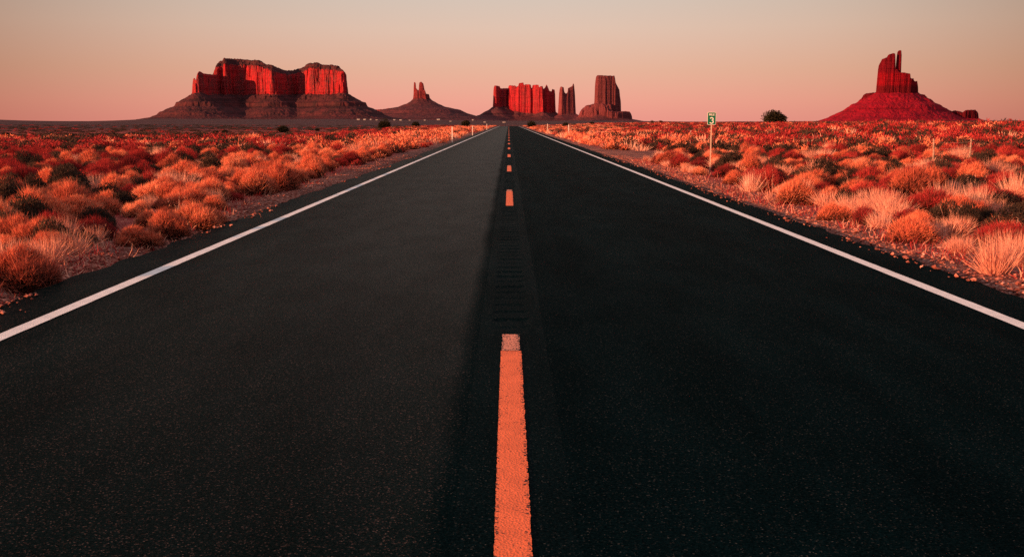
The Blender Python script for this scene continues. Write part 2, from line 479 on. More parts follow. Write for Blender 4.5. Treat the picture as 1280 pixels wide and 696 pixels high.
er = lambda y: 4.30 + .10 * fbm(y * 1.9, y * 0, 45, 5) + .05 * fbm(y * .2, y * 0 + 7, 47, 2)
SL, SR = -.205, .245
road = thing('road', 'two-lane desert highway of dark asphalt running straight to the horizon', None)
road['kind'] = 'structure'
c0 = lambda v: (lambda y: y * 0 + v)
link('lane', mesh_np('lane', *strip(el, c0(SL), yy, 0, .12, 5), [M['asphalt']]), road)
link('lane', mesh_np('lane', *strip(c0(SR), er, yy, 0, .12, 5), [M['asphalt']]), road)
# centre seam with rumble grooves milled across it
gy = np.concatenate([np.arange(-60, 4, .5), np.arange(4, 60, .05), np.arange(60, 130, .1), np.arange(130, 420, 3), np.arange(420, 1400, 20)])
gx = np.array([SL, -.125, -.085, .015, .115, .155, SR])
GX, GY = np.meshgrid(gx, gy)
ph = np.mod(GY, .30) / .30
prof = np.clip(np.sin(ph * 2 * math.pi) * 1.6, 0, 1)
amp = np.array([0, 0, 1, 1, 1, 0, 0])[None, :] * ss(6.6, 7.2, GY) * (1 - ss(100, 130, GY)) * (.35 + .65 * vn(np.floor(GY / .30), 0 * GY, 81))
# smooth over the spots where dashes lie
DASH = [(2.2, 6.25), (17.5, 21.2)] + [(17.5 + 12.35 * k, 21.2 + 12.35 * k) for k in range(1, 32)]
for a, b in DASH: amp = amp * (1 - ss(a - .25, a, GY) * (1 - ss(b + .3, b + .6, GY)))
GZ = zroad(GY) - .0095 * prof * amp + .0
S = np.stack([GX, GY, GZ], -1)
J = np.arange(GX.size).reshape(GX.shape)
F = np.stack([J[:-1, :-1], J[:-1, 1:], J[1:, 1:], J[1:, :-1]], -1).reshape(-1, 4)
link('rumble_strip', mesh_np('rumble_strip', S.reshape(-1, 3), F, [M['seal']]), road)

def paint(name, x0, x1, y0, y1, m, step=.05, ragged=0.0, wear_edge=0.0, seed=0):
    n = max(3, int((y1 - y0) / step)); y = np.linspace(y0, y1, n)
    a = lambda t: x0 + ragged * fbm(t * 34, t * 0, 60 + seed, 4)
    b = lambda t: x1 + ragged * 1.6 * fbm(t * 34, t * 0, 70 + seed, 4)
    V, F = strip(a, b, y, .004, 0, 7)
    me = mesh_np(name, V, F, [m])
    at = me.attributes.new('wear', 'FLOAT', 'POINT')
    k = np.tile(np.linspace(0, 1, 7), n)
    t = np.repeat(np.linspace(0, 1, n), 7)
    w = wear_edge * (ss(.78, 1, k) + .6 * ss(.15, 0, k)) + .25 * wear_edge * (ss(.985, 1, t) + ss(.02, 0, t))
    at.data.foreach_set('value', w.astype(np.float32))
    return link(name, me, road)
def long_line(name, xc):
    y = np.concatenate([np.arange(-60, 2, 2.0), np.arange(2, 40, .06), np.arange(40, 420, 3), np.arange(420, 1400, 20)])
    V, F = strip(lambda t: xc - .060 + .004 * fbm(t * 7, t * 0, 51, 3), lambda t: xc + .060 + .004 * fbm(t * 7, t * 0, 53, 3), y, .004)
    link(name, mesh_np(name, V, F, [M['white_paint']]), road)
long_line('edge_line', -3.475)
long_line('edge_line', 3.715)
for i, (a, b) in enumerate(DASH):
    paint('centre_dash', -.052, .080, a, b, M['orange_paint'], (.012 if i == 0 else .03) if i < 3 else .4, .0028 if i < 3 else 0, .22, i)
    if i < 3: paint('centre_dash_ghost', -.045, .072, b - .01, b + .50, M['faded_paint'], .02, .006, .34, i + 5)

# ------------------------------------------------------------------ buttes and mesas
M['cap'] = mat_talus('cap_shale', (.10, .030, .032), (.05, .022, .025))
def poly_sdf(px, py, P):
    P = np.asarray(P, float); d = np.full(px.shape, 1e18); inside = np.zeros(px.shape, bool)
    n = len(P)
    for i in range(n):
        a = P[i]; b = P[(i + 1) % n]; e = b - a
        wx, wy = px - a[0], py - a[1]
        t = np.clip((wx * e[0] + wy * e[1]) / (e @ e), 0, 1)
        d = np.minimum(d, (wx - t * e[0]) ** 2 + (wy - t * e[1]) ** 2)
        c = ((a[1] > py) != (b[1] > py)) & (px < (b[0] - a[0]) * (py - a[1]) / (b[1] - a[1] + 1e-12) + a[0])
        inside ^= c
    return np.sqrt(d) * np.where(inside, 1, -1)

def build_rock(root, D, blocks, cell, ext, cliff_m, talus_m, seed, bounds, gully=1.0):
    """blocks: dicts name, poly [(px, depth px)], top [(px, y)], base y, talus [(dist px, y)], wall px, flute px.
    px counts are turned into metres at distance D; the rock is a height sheet with real depth."""
    s = D / F_PX
    u0, u1, v0, v1 = bounds
    us = np.arange(u0 - ext, u1 + ext, cell); vs = np.arange(v0 - ext, v1 + ext, cell)
    U, Vv = np.meshgrid(us, vs)
    Zp = np.full(U.shape, -1e9); who = np.zeros(U.shape, int); cl = np.zeros(U.shape, bool); cap = np.zeros(U.shape, bool)
    for bi, b in enumerate(blocks):
        fl = b.get('flute', 1.6)
        wob = fl * fbm(U / 4.5, Vv / 4.5, seed + bi, 3) + fl * .7 * fbm(U / 1.7, Vv / 1.7, seed + 5 + bi, 2)
        if fl > .7: wob = wob - fl * 1.1 * ss(.62, .85, vn(U / 3.1, Vv / 3.1, seed + 9 + bi)) 
        d = poly_sdf(U, Vv, b['poly'])
        dd = d + wob * np.exp(-(d / (4 * fl + 1)) ** 2)
        tp = np.array(b['top'], float)
        hx = np.interp(U + (.25 * fl) * fbm(Vv / 3, U / 9, seed + 3, 2), tp[:, 0], tp[:, 1])
        H = HZ - hx + b.get('rough', .5) * 1.4 * fbm(U / 2.2, Vv / 2.2, seed + 21, 3)
        bv = b.get('bvar', 1.0) * (2.4 * fbm(U / 17, Vv / 17, seed + 61, 3))
        B = HZ - b['base'] + bv
        w = b.get('wall', 2.2)
        t = np.clip(dd / w, 0, 1)
        g = np.interp(t, *b.get('prof', ([0, .10, .34, .40, .72, .80, 1.0], [0, .20, .55, .58, .88, .90, 1.0])))
        if 'lean' in b: H = H - b['lean'] * np.clip(1 - d / b.get('lean_w', 8), 0, 1)
        zc = B + (H - B) * g
        ta = np.array(b['talus'], float)
        out_d = np.maximum(-dd, 0)
        gl = gully * (2.6 * fbm(U / 13, Vv / 13, seed + 31, 4) + 1.2 * np.abs(fbm(U / 5, Vv / 5, seed + 33, 3)))
        dn = np.maximum(out_d + gl * ss(0, 14, out_d), 0)
        zt = HZ - np.interp(dn, ta[:, 0], ta[:, 1]) + bv * np.exp(-out_d / 14) + .35 * gully * fbm(U / 3, Vv / 3, seed + 35, 3)
        z = np.where(dd > 0, zc, zt)
        up = z > Zp
        Zp = np.where(up, z, Zp); who = np.where(up, bi, who); cl = np.where(up, dd > 0, cl); cap = np.where(up, dd > w * b.get('cap', 99), cap)
    Yw = D + Vv * s
    Xw = at_depth(VPX, HZ, 1.0).x * Yw + (U - VPX) / F_PX * Yw
    Zw = EYE + Zp * s
    keep_v = Zw > terrain(Xw, Yw, False) - 8
    n0, n1 = U.shape
    J = np.arange(n0 * n1).reshape(n0, n1)
    Fa = np.stack([J[:-1, :-1], J[:-1, 1:], J[1:, 1:], J[1:, :-1]], -1).reshape(-1, 4)
    kv = keep_v.ravel()
    Fa = Fa[kv[Fa].any(1)]
    Vt = np.stack([Xw, Yw, Zw], -1).reshape(-1, 3)
    org = np.array([Vt[:, 0].mean(), D, 0.0])
    root.location = org
    clf = cl.ravel()[Fa].sum(1) >= 1
    key = np.where(clf, who.ravel()[Fa].max(1), -1)
    key = np.where(clf & (cap.ravel()[Fa].sum(1) >= 3), -2, key)
    for nm, ids in [('talus_slope', [-1]), ('cap_rock', [-2])] + [(b['name'], [bi]) for bi, b in enumerate(blocks)]:
        sel = np.isin(key, ids)
        if not sel.any(): continue
        f = Fa[sel]; uq, inv = np.unique(f, return_inverse=True)
        me = mesh_np(nm, Vt[uq] - org, inv.reshape(-1, 4), [talus_m if nm == 'talus_slope' else M['cap'] if nm == 'cap_rock' else cliff_m], None, False)
        link(nm, me, root)

LM_T = [(0, 119), (4, 121), (16, 128.5), (20, 129.5), (23, 134.5), (30, 136.5), (42, 141.5), (45, 144), (52, 147), (75, 150.5), (120, 158)]
root = thing('mesa', 'long flat-topped red mesa with a notched rim, the widest and leftmost rock', 'mesa', group='sandstone rocks on the skyline')
build_rock(root, 3500, [
    dict(name='cliff', poly=[(273, 10), (276, -10), (283, -2), (288, -13), (300, 6), (313, 5), (322, -8), (333, -10), (345, -26), (350, -24), (374, 14), (386, -8), (391, -18), (402, -22), (416, -40), (424, -43), (432, -53), (436, -47), (438, -5), (434, 60), (280, 70), (272, 40)],
         top=[(273, 87.5), (273.8, 87.2), (277.2, 80), (286.3, 78.6), (287.9, 75.4), (303, 75.9), (331.6, 78.6), (339.5, 83.3), (353, 87.6), (364.4, 90.6), (374.6, 88.3), (384.8, 86), (390.5, 82.2), (401.8, 82), (407.5, 84.5), (423.3, 86), (432.9, 88.8), (438, 90)],
         base=119, talus=LM_T, wall=10.0, cap=.30, flute=2.4, rough=1.3, prof=([0, .04, .12, .16, .26, .30, 1.0], [0, .28, .50, .52, .80, .82, 1.0])),
    dict(name='cliff', poly=[(247.5, -24), (251, -46), (257, -44), (276, -20), (286, 10), (282, 40), (255, 40), (248, 10)],
         top=[(247.8, 104), (248.5, 102), (250.7, 100.8), (252.3, 104), (254.6, 96.2), (257.3, 93.3), (262.5, 95.8), (275, 96.2), (290, 96)],
         base=120, talus=LM_T, wall=2.4, flute=1.3),
], .62, 110, mat_cliff('mesa_rock', (.54, .026, .034), (.090, .048, .048), 1.0), mat_talus('mesa_talus', (.105, .028, .031), (.042, .020, .023)), 100, (247, 438, -50, 70), 1.5)

root = thing('butte', 'small twin-spired butte on a broad low cone, beyond the pale houses', 'butte', group='sandstone rocks on the skyline')
K_T = [(0, 124), (3, 127), (8, 129.5), (18, 134), (33, 137), (38, 138), (46, 142), (56, 145), (80, 150), (130, 157)]
build_rock(root, 4500, [
    dict(name='cliff', poly=[(518, -3), (524, -6), (534, -5), (539, -1), (538.6, 5), (519, 5)], top=[(518, 119), (522.5, 112), (524.5, 114.5), (533, 114), (534.4, 118.5), (538.4, 119.3), (539, 121)], base=126, talus=K_T, wall=1.2, flute=.5, rough=.3),
    dict(name='spire', poly=[(518.9, -2), (522.6, -2), (522.6, 1.5), (519, 1.5)], top=[(519, 105), (521, 104.4), (522.4, 107)], base=122, talus=K_T, wall=.7, flute=.15, rough=.2),
    dict(name='spire', poly=[(525, -4), (531.8, -4), (533, 2), (526, 3)], top=[(525.5, 105.4), (528.5, 104.2), (531, 106), (532.5, 112)], base=122, talus=K_T, wall=1.0, flute=.35, rough=.3),
    dict(name='ledge', poly=[(466, -5), (478, -9), (490, -6), (490, 10), (466, 10)], top=[(466, 138.3), (480, 137.5), (490, 136)], base=140, talus=[(0, 140), (12, 144), (30, 150), (90, 158)], wall=1.4, flute=.8),
], .42, 95, mat_cliff('spire_rock', (.26, .034, .038), (.085, .032, .034), .9), mat_talus('spire_talus', (.13, .036, .040), (.062, .026, .030)), 200, (466, 539, -9, 10), .8)

PROF = ([0, .35, .6, 1.0], [0, .72, .92, 1.0])
root = thing('mesa', 'small block-shaped red mesa with a jagged battlement rim, right above the vanishing road', 'mesa', group='sandstone rocks on the skyline')
BT_ = [(617, 109), (617.6, 108.8), (624.8, 109.5), (625.6, 111.9), (635, 112), (636, 108.8), (643.8, 108.8), (645, 110.4), (647.4, 109.5), (648.4, 106.4), (653.9, 105.3), (654.5, 108), (658, 107.6), (663, 108.4), (663.6, 112), (664.6, 112), (665.2, 108.4), (672.5, 108.4), (673.4, 111.8), (675, 110.3), (677.5, 110.3), (678.4, 113), (680.4, 111.8), (682.3, 107.6), (684.4, 112), (686, 115.4), (688.6, 116), (689.2, 113), (692.4, 114), (694.5, 122)]
build_rock(root, 4700, [
    dict(name='cliff', poly=[(616.6, -7), (621, -9), (626, 2), (631, 0), (637, 12), (637, 18), (617, 18)], top=BT_, base=134, talus=[(0, 134), (4, 137), (9, 140), (16, 144.5), (30, 149), (60, 155), (90, 160)], wall=1.5, flute=1.0, rough=.7, prof=PROF),
    dict(name='cliff', poly=[(634, 8), (637, -2), (643, -3), (648, -7), (651, -6), (656, -9), (663, -11), (665, -9), (671, -15), (678, -17), (681, -10), (684, -9), (688, -3), (694, 2), (693.5, 16), (634, 18)],
         top=BT_, base=141.5, talus=[(0, 141.5), (3, 143.5), (12, 147), (30, 150.5), (60, 155), (90, 160)], wall=1.9, flute=1.2, rough=.9, prof=([0, .4, .62, 1.0], [0, .55, .9, 1.0]), bvar=1.4),
], .42, 80, mat_cliff('battlement_rock', (.46, .026, .036), (.13, .036, .040), .85), mat_talus('battlement_talus', (.14, .038, .042), (.07, .028, .032)), 300, (616, 694, -17, 18), .9)

root = thing('rock_tower', 'narrow two-eared rock tower, darker and the slimmest of the skyline rocks', 'rock tower', group='sandstone rocks on the skyline')
build_rock(root, 4650, [
    dict(name='cliff', poly=[(696.8, -3), (701, -8), (708, -5), (718.5, 0), (718.5, 9), (697, 9)],
         top=[(698, 112), (698.8, 111), (700, 109.8), (703.4, 111), (704.2, 116), (704.8, 117.3), (706.3, 119), (708.2, 117.3), (708.9, 112), (714, 108.8), (715.2, 106), (716.4, 108), (718, 118)],
         base=142.5, talus=[(0, 142.5), (4, 145), (12, 148), (40, 154), (70, 160)], wall=2.3, flute=.6, rough=.7, prof=([0, .3, .6, 1.0], [0, .45, .86, 1.0])),
], .38, 60, mat_cliff('tower_rock', (.22, .052, .058), (.13, .040, .046), .5), mat_talus('tower_talus', (.17, .042, .047), (.085, .030, .035)), 400, (697, 718, -8, 9), .8)

root = thing('butte', 'tall squat-column butte with a square top and a low block beside it', 'butte', group='sandstone rocks on the skyline')
build_rock(root, 4400, [
    dict(name='cliff', poly=[(741.4, -6), (745, -13), (756, -12), (767, -8), (774.5, 1), (773.5, 15), (742, 15)],
         top=[(742, 102), (743, 98.6), (745, 96.8), (765.6, 97.2), (766.6, 101), (767.2, 105), (769.5, 109.5), (772, 113.8), (773, 122), (774.5, 128)],
         base=141, talus=[(0, 141), (3, 144), (10, 148), (40, 154), (75, 160)], wall=1.5, flute=.9, rough=.6, prof=PROF),
    dict(name='shoulder', poly=[(721, -8), (733, -15), (752, -19), (764, -17), (770, 8), (722, 10)], top=[(721, 141), (725, 138), (731, 133.8), (736, 132.6), (741.4, 130.8), (764, 131.5), (772, 134)], base=147, talus=[(0, 147), (4, 149), (30, 155), (60, 160)], wall=4.5, flute=1.3, rough=1.2, prof=([0, .3, .6, 1.0], [0, .5, .8, 1.0])),
    dict(name='ledge', poly=[(757, -22), (772, -18), (785, -9), (788.5, 2), (776, 10), (757, 8)], top=[(757, 139), (770, 140.6), (784.4, 140), (786.5, 142), (788, 144)], base=150, talus=[(0, 150), (4, 152), (30, 157), (70, 160)], wall=1.6, flute=1.0, rough=.8, prof=PROF),
], .42, 75, mat_cliff('column_rock', (.19, .046, .052), (.11, .038, .044), .55, .2), mat_talus('column_talus', (.15, .040, .045), (.085, .031, .035)), 500, (721, 788, -22, 15), .8)

B_T = [(0, 117), (8, 121.5), (21, 129.5), (30, 132.5), (39, 138.8), (56, 147), (72, 152), (110, 159)]
B_T2 = [(0, 124), (2, 126), (6, 130), (14, 132), (23, 138.8), (40, 147), (56, 153), (95, 159)]
root = thing('butte', 'bright red butte like a raised hand on a steep rubble cone, standing apart', 'butte', group='sandstone rocks on the skyline')
build_rock(root, 2600, [
    dict(name='cliff', poly=[(1087.8, 2), (1088.6, -10), (1094, -15), (1108, -17), (1120, -16), (1131, -12), (1139.6, -3), (1139.6, 14), (1112, 19), (1089, 15)],
         top=[(1088.6, 90), (1089.4, 85), (1091, 81.5), (1093.4, 77.4), (1098.6, 75.8), (1100.6, 72.6), (1105.3, 70.7), (1108.7, 71.5), (1109.4, 76), (1110, 88), (1116.6, 93.2), (1124, 93.8), (1128.8, 95), (1129.6, 100), (1133, 100.6), (1134, 103), (1137.8, 103.5), (1139, 108)],
         base=117.5, talus=B_T, wall=1.3, flute=.75, rough=.7, sharp=1, prof=PROF),
    dict(name='pinnacle', poly=[(1110.3, -12), (1117, -13), (1117.4, 0), (1110.8, 1)], top=[(1110.4, 77), (1111.4, 69), (1113, 67), (1115.8, 66.9), (1117, 70)], base=108, talus=B_T, wall=.55, flute=.2, rough=.3, prof=PROF),
    dict(name='ledge', poly=[(1071.5, -2), (1080, -9), (1092, -10), (1092, 9), (1073, 8)], top=[(1071, 121), (1075, 119), (1083, 117.6), (1092, 116.6)], base=125, talus=B_T2, wall=1.4, flute=1.0, rough=.9, prof=PROF),
    dict(name='ledge', poly=[(1134, -8), (1149, -4), (1156, 1), (1150, 9), (1134, 9)], top=[(1134, 117), (1148, 120.4), (1151, 122.5), (1156, 127)], base=130, talus=[(0, 130), (10, 136), (22, 142), (40, 150), (90, 159)], wall=2.2, flute=1.2, rough=1.2, prof=PROF),
    dict(name='ridge', poly=[(1166, -6), (1182, -9), (1200, -12), (1216, -4), (1217, 6), (1166, 8)], top=[(1166, 135.5), (1172, 137.5), (1182.4, 140.4), (1185, 139.2), (1190, 139.6), (1196.5, 141.6), (1199.4, 139), (1206, 138.2), (1212, 138.6), (1216, 141.9)], base=148, talus=[(0, 148), (5, 150), (30, 155), (60, 159)], wall=2.0, flute=1.2, rough=1.0, prof=PROF),
    dict(name='ridge', poly=[(1148, -3), (1158, -6), (1170, -5), (1172, 4), (1148, 6)], top=[(1148, 121), (1154.5, 126), (1157, 128), (1161, 131), (1168, 135), (1172, 138)], base=141, talus=[(0, 141), (10, 146), (40, 154), (60, 159)], wall=4, flute=1.4, rough=1.4),
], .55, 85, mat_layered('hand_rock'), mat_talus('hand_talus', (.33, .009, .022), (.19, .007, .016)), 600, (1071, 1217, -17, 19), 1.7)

# ------------------------------------------------------------------ plants: mesh generators
def blades(roots, tips, width, bend, rng, lift=.0):
    """three-triangle tapering blades"""
    n = len(roots)
    d = tips - roots
    L = np.linalg.norm(d, axis=1, keepdims=True)
    r = rng.normal(size=(n, 3)); wv = np.cross(d, r); wv /= np.linalg.norm(wv, axis=1, keepdims=True) + 1e-9
    mid = roots + d * .55 + rng.normal(size=(n, 3)) * bend * L; mid[:, 2] += lift * L[:, 0]
    w = width * (0.7 + .6 * rng.random((n, 1)))
    V = np.stack([roots - wv * w * .5, roots + wv * w * .5, mid - wv * w * .45, mid + wv * w * .45, tips], 1).reshape(-1, 3)
    b = np.arange(n)[:, None] * 5
    F = np.stack([b + [0, 1, 3], b + [0, 3, 2], b + [2, 3, 4]], 1).reshape(-1, 3)
    return V, F
def spikes(roots, tips, width, rng):
    n = len(roots); d = tips - roots
    r = rng.normal(size=(n, 3)); wv = np.cross(d, r); wv /= np.linalg.norm(wv, axis=1, keepdims=True) + 1e-9
    w = width * (.7 + .6 * rng.random((n, 1)))
    V = np.stack([roots - wv * w * .5, roots + wv * w * .5, tips], 1).reshape(-1, 3)
    return V, np.arange(3 * n).reshape(-1, 3)
def join(parts):
    Vs, Fs, Ms, o = [], [], [], 0
    for V, F, mi in parts:
        Vs.append(V); Fs.append(F + o); Ms.append(np.full(len(F), mi) if np.isscalar(mi) else mi); o += len(V)
    return np.concatenate(Vs), np.concatenate(Fs), np.concatenate(Ms)
def dome_dirs(n, rng, low=.05):
    a = rng.random(n) * 2 * math.pi; z = low + (1 - low) * rng.random(n) ** .9
    r = np.sqrt(1 - z * z)
    return np.stack([r * np.cos(a), r * np.sin(a), z], -1)

def gen_brush(rng, n, rad=.3, hgt=.42, width=.010, lobes=4, fuzz=True):
    """rounded broom-like shrub: stems fan from the root, dense fine twigs at the rounded top"""
    parts = []
    for k in range(lobes):
        a = rng.random() * 6.28; off = 0 if k == 0 else rad * (.45 + .35 * rng.random())
        c = np.array([math.cos(a) * off, math.sin(a) * off, 0]); s = 1 if k == 0 else .55 + .3 * rng.random()
        m = int(n * s * s / (1 + .5 * (lobes - 1)) * (1 if k else 1.0))
        d = dome_dirs(m, rng, .02)
        j = .80 + .22 * rng.random((m, 1))
        tip = d * j * np.array([rad * .8 * s, rad * .8 * s, hgt * s]) + c
        root = tip * np.array([.35, .35, 0.28]) + c * .3 * np.array([1, 1, 0])
        root[:, 2] = np.maximum(root[:, 2], 0.0)
        V, F = blades(root, tip, width, .06, rng)
        parts.append((V, F, np.repeat((rng.random(m) + .6 * (1 - d[:, 2]) > .60).astype(int), 3)))
        if fuzz:
            q = tip[rng.integers(0, m, int(m * 2.4))]; out_ = q - c; out_ /= np.linalg.norm(out_, axis=1, keepdims=True) + 1e-6
            t2 = q + (out_ * .5 + rng.normal(size=q.shape) * .55 + np.array([0, 0, .35])) * rad * .15
            V, F = spikes(q - out_ * rad * .06, t2, width * .9, rng)
            parts.append((V, F, ((q[:, 2] / (hgt * s) + .30 * rng.normal(size=len(q))) < .34).astype(int)))
        ms = max(6, m // 8)
        d = dome_dirs(ms, rng, .15)
        V, F = spikes(np.tile(c * .4, (ms, 1)) + rng.normal(size=(ms, 3)) * [.03, .03, 0], d * np.array([rad * .6 * s, rad * .6 * s, hgt * .7 * s]) + c, width * 1.3, rng); parts.append((V, F, 1))
    return join(parts)
def gen_sage(rng, n, rad=.36, hgt=.38, leaf=.028, lobes=5):
    parts = []
    for k in range(lobes):
        a = rng.random() * 6.28; off = 0 if k == 0 else rad * (.4 + .4 * rng.random())
        c = np.array([math.cos(a) * off, math.sin(a) * off, 0]); s = 1 if k == 0 else .5 + .35 * rng.random()
        m = int(n * s * s / (1 + .45 * (lobes - 1)))
        d = dome_dirs(m, rng, .0); j = .45 + .6 * rng.random((m, 1)) ** .6
        p = d * j * np.array([rad * .75 * s, rad * .75 * s, hgt * s]) + c
        t = p + (rng.normal(size=p.shape) * .6 + d * .6 + np.array([0, 0, .5])) * leaf
        V, F = spikes(p, t, leaf * .55, rng); parts.append((V, F, 0))
        ms = max(8, m // 12)
        d = dome_dirs(ms, rng, .1)
        V, F = spikes(rng.normal(size=(ms, 3)) * [.03, .03, 0] + c * .3, d * np.array([rad * .75 * s, rad * .75 * s, hgt * 1.0 * s]) + c, .010, rng); parts.append((V, F, 1))
    return join(parts)
def gen_tuft(rng, n, rad=.16, hgt=.5, width=.007, spread=.5):
    a = rng.random(n) * 6.28; r = rad * np.sqrt(rng.random(n))
    root = np.stack([r * np.cos(a), r * np.sin(a), 0 * a], -1)
    L = hgt * (.30 + .75 * rng.random(n)); lean = spread * rng.random(n) ** 1.1 * (0.4 + r / rad)
    aa = a + rng.normal(size=n) * .5
    tip = root + np.stack([np.cos(aa) * np.sin(lean), np.sin(aa) * np.sin(lean), np.cos(lean)], -1) * L[:, None]
    V, F = blades(root, tip, width, .03, rng, .05)
    return V, F, np.zeros(len(F), int)
def gen_stalk(rng, n=6, hgt=.78):
    parts = []
    for k in range(n):
        r = np.array([[rng.normal() * .05, rng.normal() * .05, 0]])
        t = r + np.array([[rng.normal() * .18, rng.normal() * .18, hgt * (.6 + .45 * rng.random())]])
        V, F = blades(r, t, .008, .02, rng); parts.append((V, F, 0))
        m = 14
        s = .55 + .45 * rng.random((m, 1)); q = r + (t - r) * s
        V, F = spikes(q, q + rng.normal(size=(m, 3)) * [.03, .03, .02] + [0, 0, .05], .006, rng); parts.append((V, F, 0))
    V, F, mi = gen_tuft(rng, 60, .12, .35, .006, .8); parts.append((V, F, 0))
    return join(parts)

KIND = {
    'rabbitbrush': (lambda g, n: gen_brush(g, n, .32, .36, .0058), ['rabbit', 'twig'], 3000),
    'red_brush':   (lambda g, n: gen_brush(g, n, .34, .35, .0058, 6), ['redbrush', 'twig'], 2900),
    'sagebrush':   (lambda g, n: gen_sage(g, n), ['sage', 'twig'], 5200),
    'grass_tuft':  (lambda g, n: gen_tuft(g, n, .17, .44, .0045, .85), ['straw'], 760),
    'dry_stalk':   (lambda g, n: gen_stalk(g), ['straw'], 0),
}
VAR = {k: [] for k in KIND}
for k, (fn, ms, n) in KIND.items():
    for v in range(6):
        g = np.random.default_rng(1000 + v * 7 + len(k))
        Vv_, F_, mi = fn(g, n)
        VAR[k].append(mesh_np(k, Vv_, F_, [M[m] for m in ms], mi))
def gen_low(kind, g, lvl):
    """the same shrubs with fewer, wider blades for far away"""
    if lvl and kind in ('rabbitbrush', 'red_brush'): return gen_sage(g, 190, .37, .34, .075, 4)
    if kind == 'rabbitbrush': return gen_brush(g, (130, 64)[lvl], .33, .38, (.030, .046)[lvl], 3, lvl == 0)
    if kind == 'red_brush':   return gen_brush(g, (120, 60)[lvl], .35, .36, (.030, .046)[lvl], 3, lvl == 0)
    if kind == 'sagebrush':   return gen_sage(g, (420, 150)[lvl], .38, .36, (.06, .085)[lvl], 3)
    return gen_tuft(g, (80, 40)[lvl], .24, .44, (.014, .028)[lvl], .9)

# ------------------------------------------------------------------ where plants stand
def pick_kind(x, y, u, u2):
    e = (-4.12 - x) if x < 0 else (x - 4.3)
    patch = float(vn(x * .22 + 50, y * .16 + 9, 77))
    if x < 0:
        if e < 1.3: w = (.55, .08, .08, .27, .02)
        elif e < 4.0 + y * .03: w = (.66, .10, .14, .09, .01)
        else: w = (.12, .46, .38, .04, .0)
    else:
        if e < 1.6: w = (.40, .12, .08, .37, .03)
        elif e < 5 + y * .06: w = (.40, .17, .30, .12, .01)
        else: w = (.17, .42, .36, .05, .0) if e < 14 else (.10, .54, .33, .03, .0)
    w = np.array(w)
    w[1] *= .4 + 1.2 * patch; w[2] *= 1.7 - 1.4 * patch
    c = np.cumsum(w / w.sum())
    return ['rabbitbrush', 'red_brush', 'sagebrush', 'grass_tuft', 'dry_stalk'][int(np.searchsorted(c, u))]

def verge(x, y):
    """clear gravel width beside the asphalt"""
    if x < 0: return -4.12 - (.42 + .55 * ss(12, 20, y) * (1 - ss(48, 70, y)) + .25 * fbm(y * .35, 1.0, 91, 3))
    return 4.30 + (.62 + .30 * fbm(y * .3, 4.0, 93, 3) + 2.3 * ss(39, 43, y) * (1 - ss(52, 57, y)))

plants = []
def scatter(d0, d1, step, skip, smin, smax, seed):
    g = np.random.default_rng(seed)
    y = d0
    hw = lambda yy_: .60 * yy_ + 6
    gy_ = np.arange(d0 * .8, d1, step)
    for yy_ in gy_:
        wx = hw(yy_)
        for xx in np.arange(-wx, wx, step):
            x = xx + (g.random() - .5) * step * .95; y = yy_ + (g.random() - .5) * step * .95
            u, u2, u3, u4 = g.random(4)
            d = math.hypot(x, y)
            if d < d0 or d >= d1 or u4 < skip: continue
            v = float(verge(x, y))
            sc_ = smin + (smax - smin) * u3 ** 1.6
            marg = .28 * sc_
            if (x < 0 and x > v - marg) or (x >= 0 and x < v + marg): continue
            k = pick_kind(x, y, u, u2)
            if k == 'dry_stalk' and d > 45: k = 'grass_tuft'
            if d > 72 + 34 * vn(x * .03, y * .03, 7) and x < -16 - .04 * d and (u2 < .35 or u4 > .42): continue
            if d > 88 and x < -16 - .04 * d: k = 'sagebrush' if u2 < .90 else 'red_brush'
            plants.append((d, x, y, k, sc_, u2))
scatter(4.5, 14, .44, .15, .50, 1.05, 1)
scatter(14, 48, .60, .18, .62, 1.35, 2)
n_near = len(plants)
scatter(48, 110, 1.0, .15, .9, 2.2, 3)
scatter(110, 260, 1.9, .12, 1.1, 3.2, 4)
scatter(260, 760, 4.6, .10, 1.6, 5.2, 5)
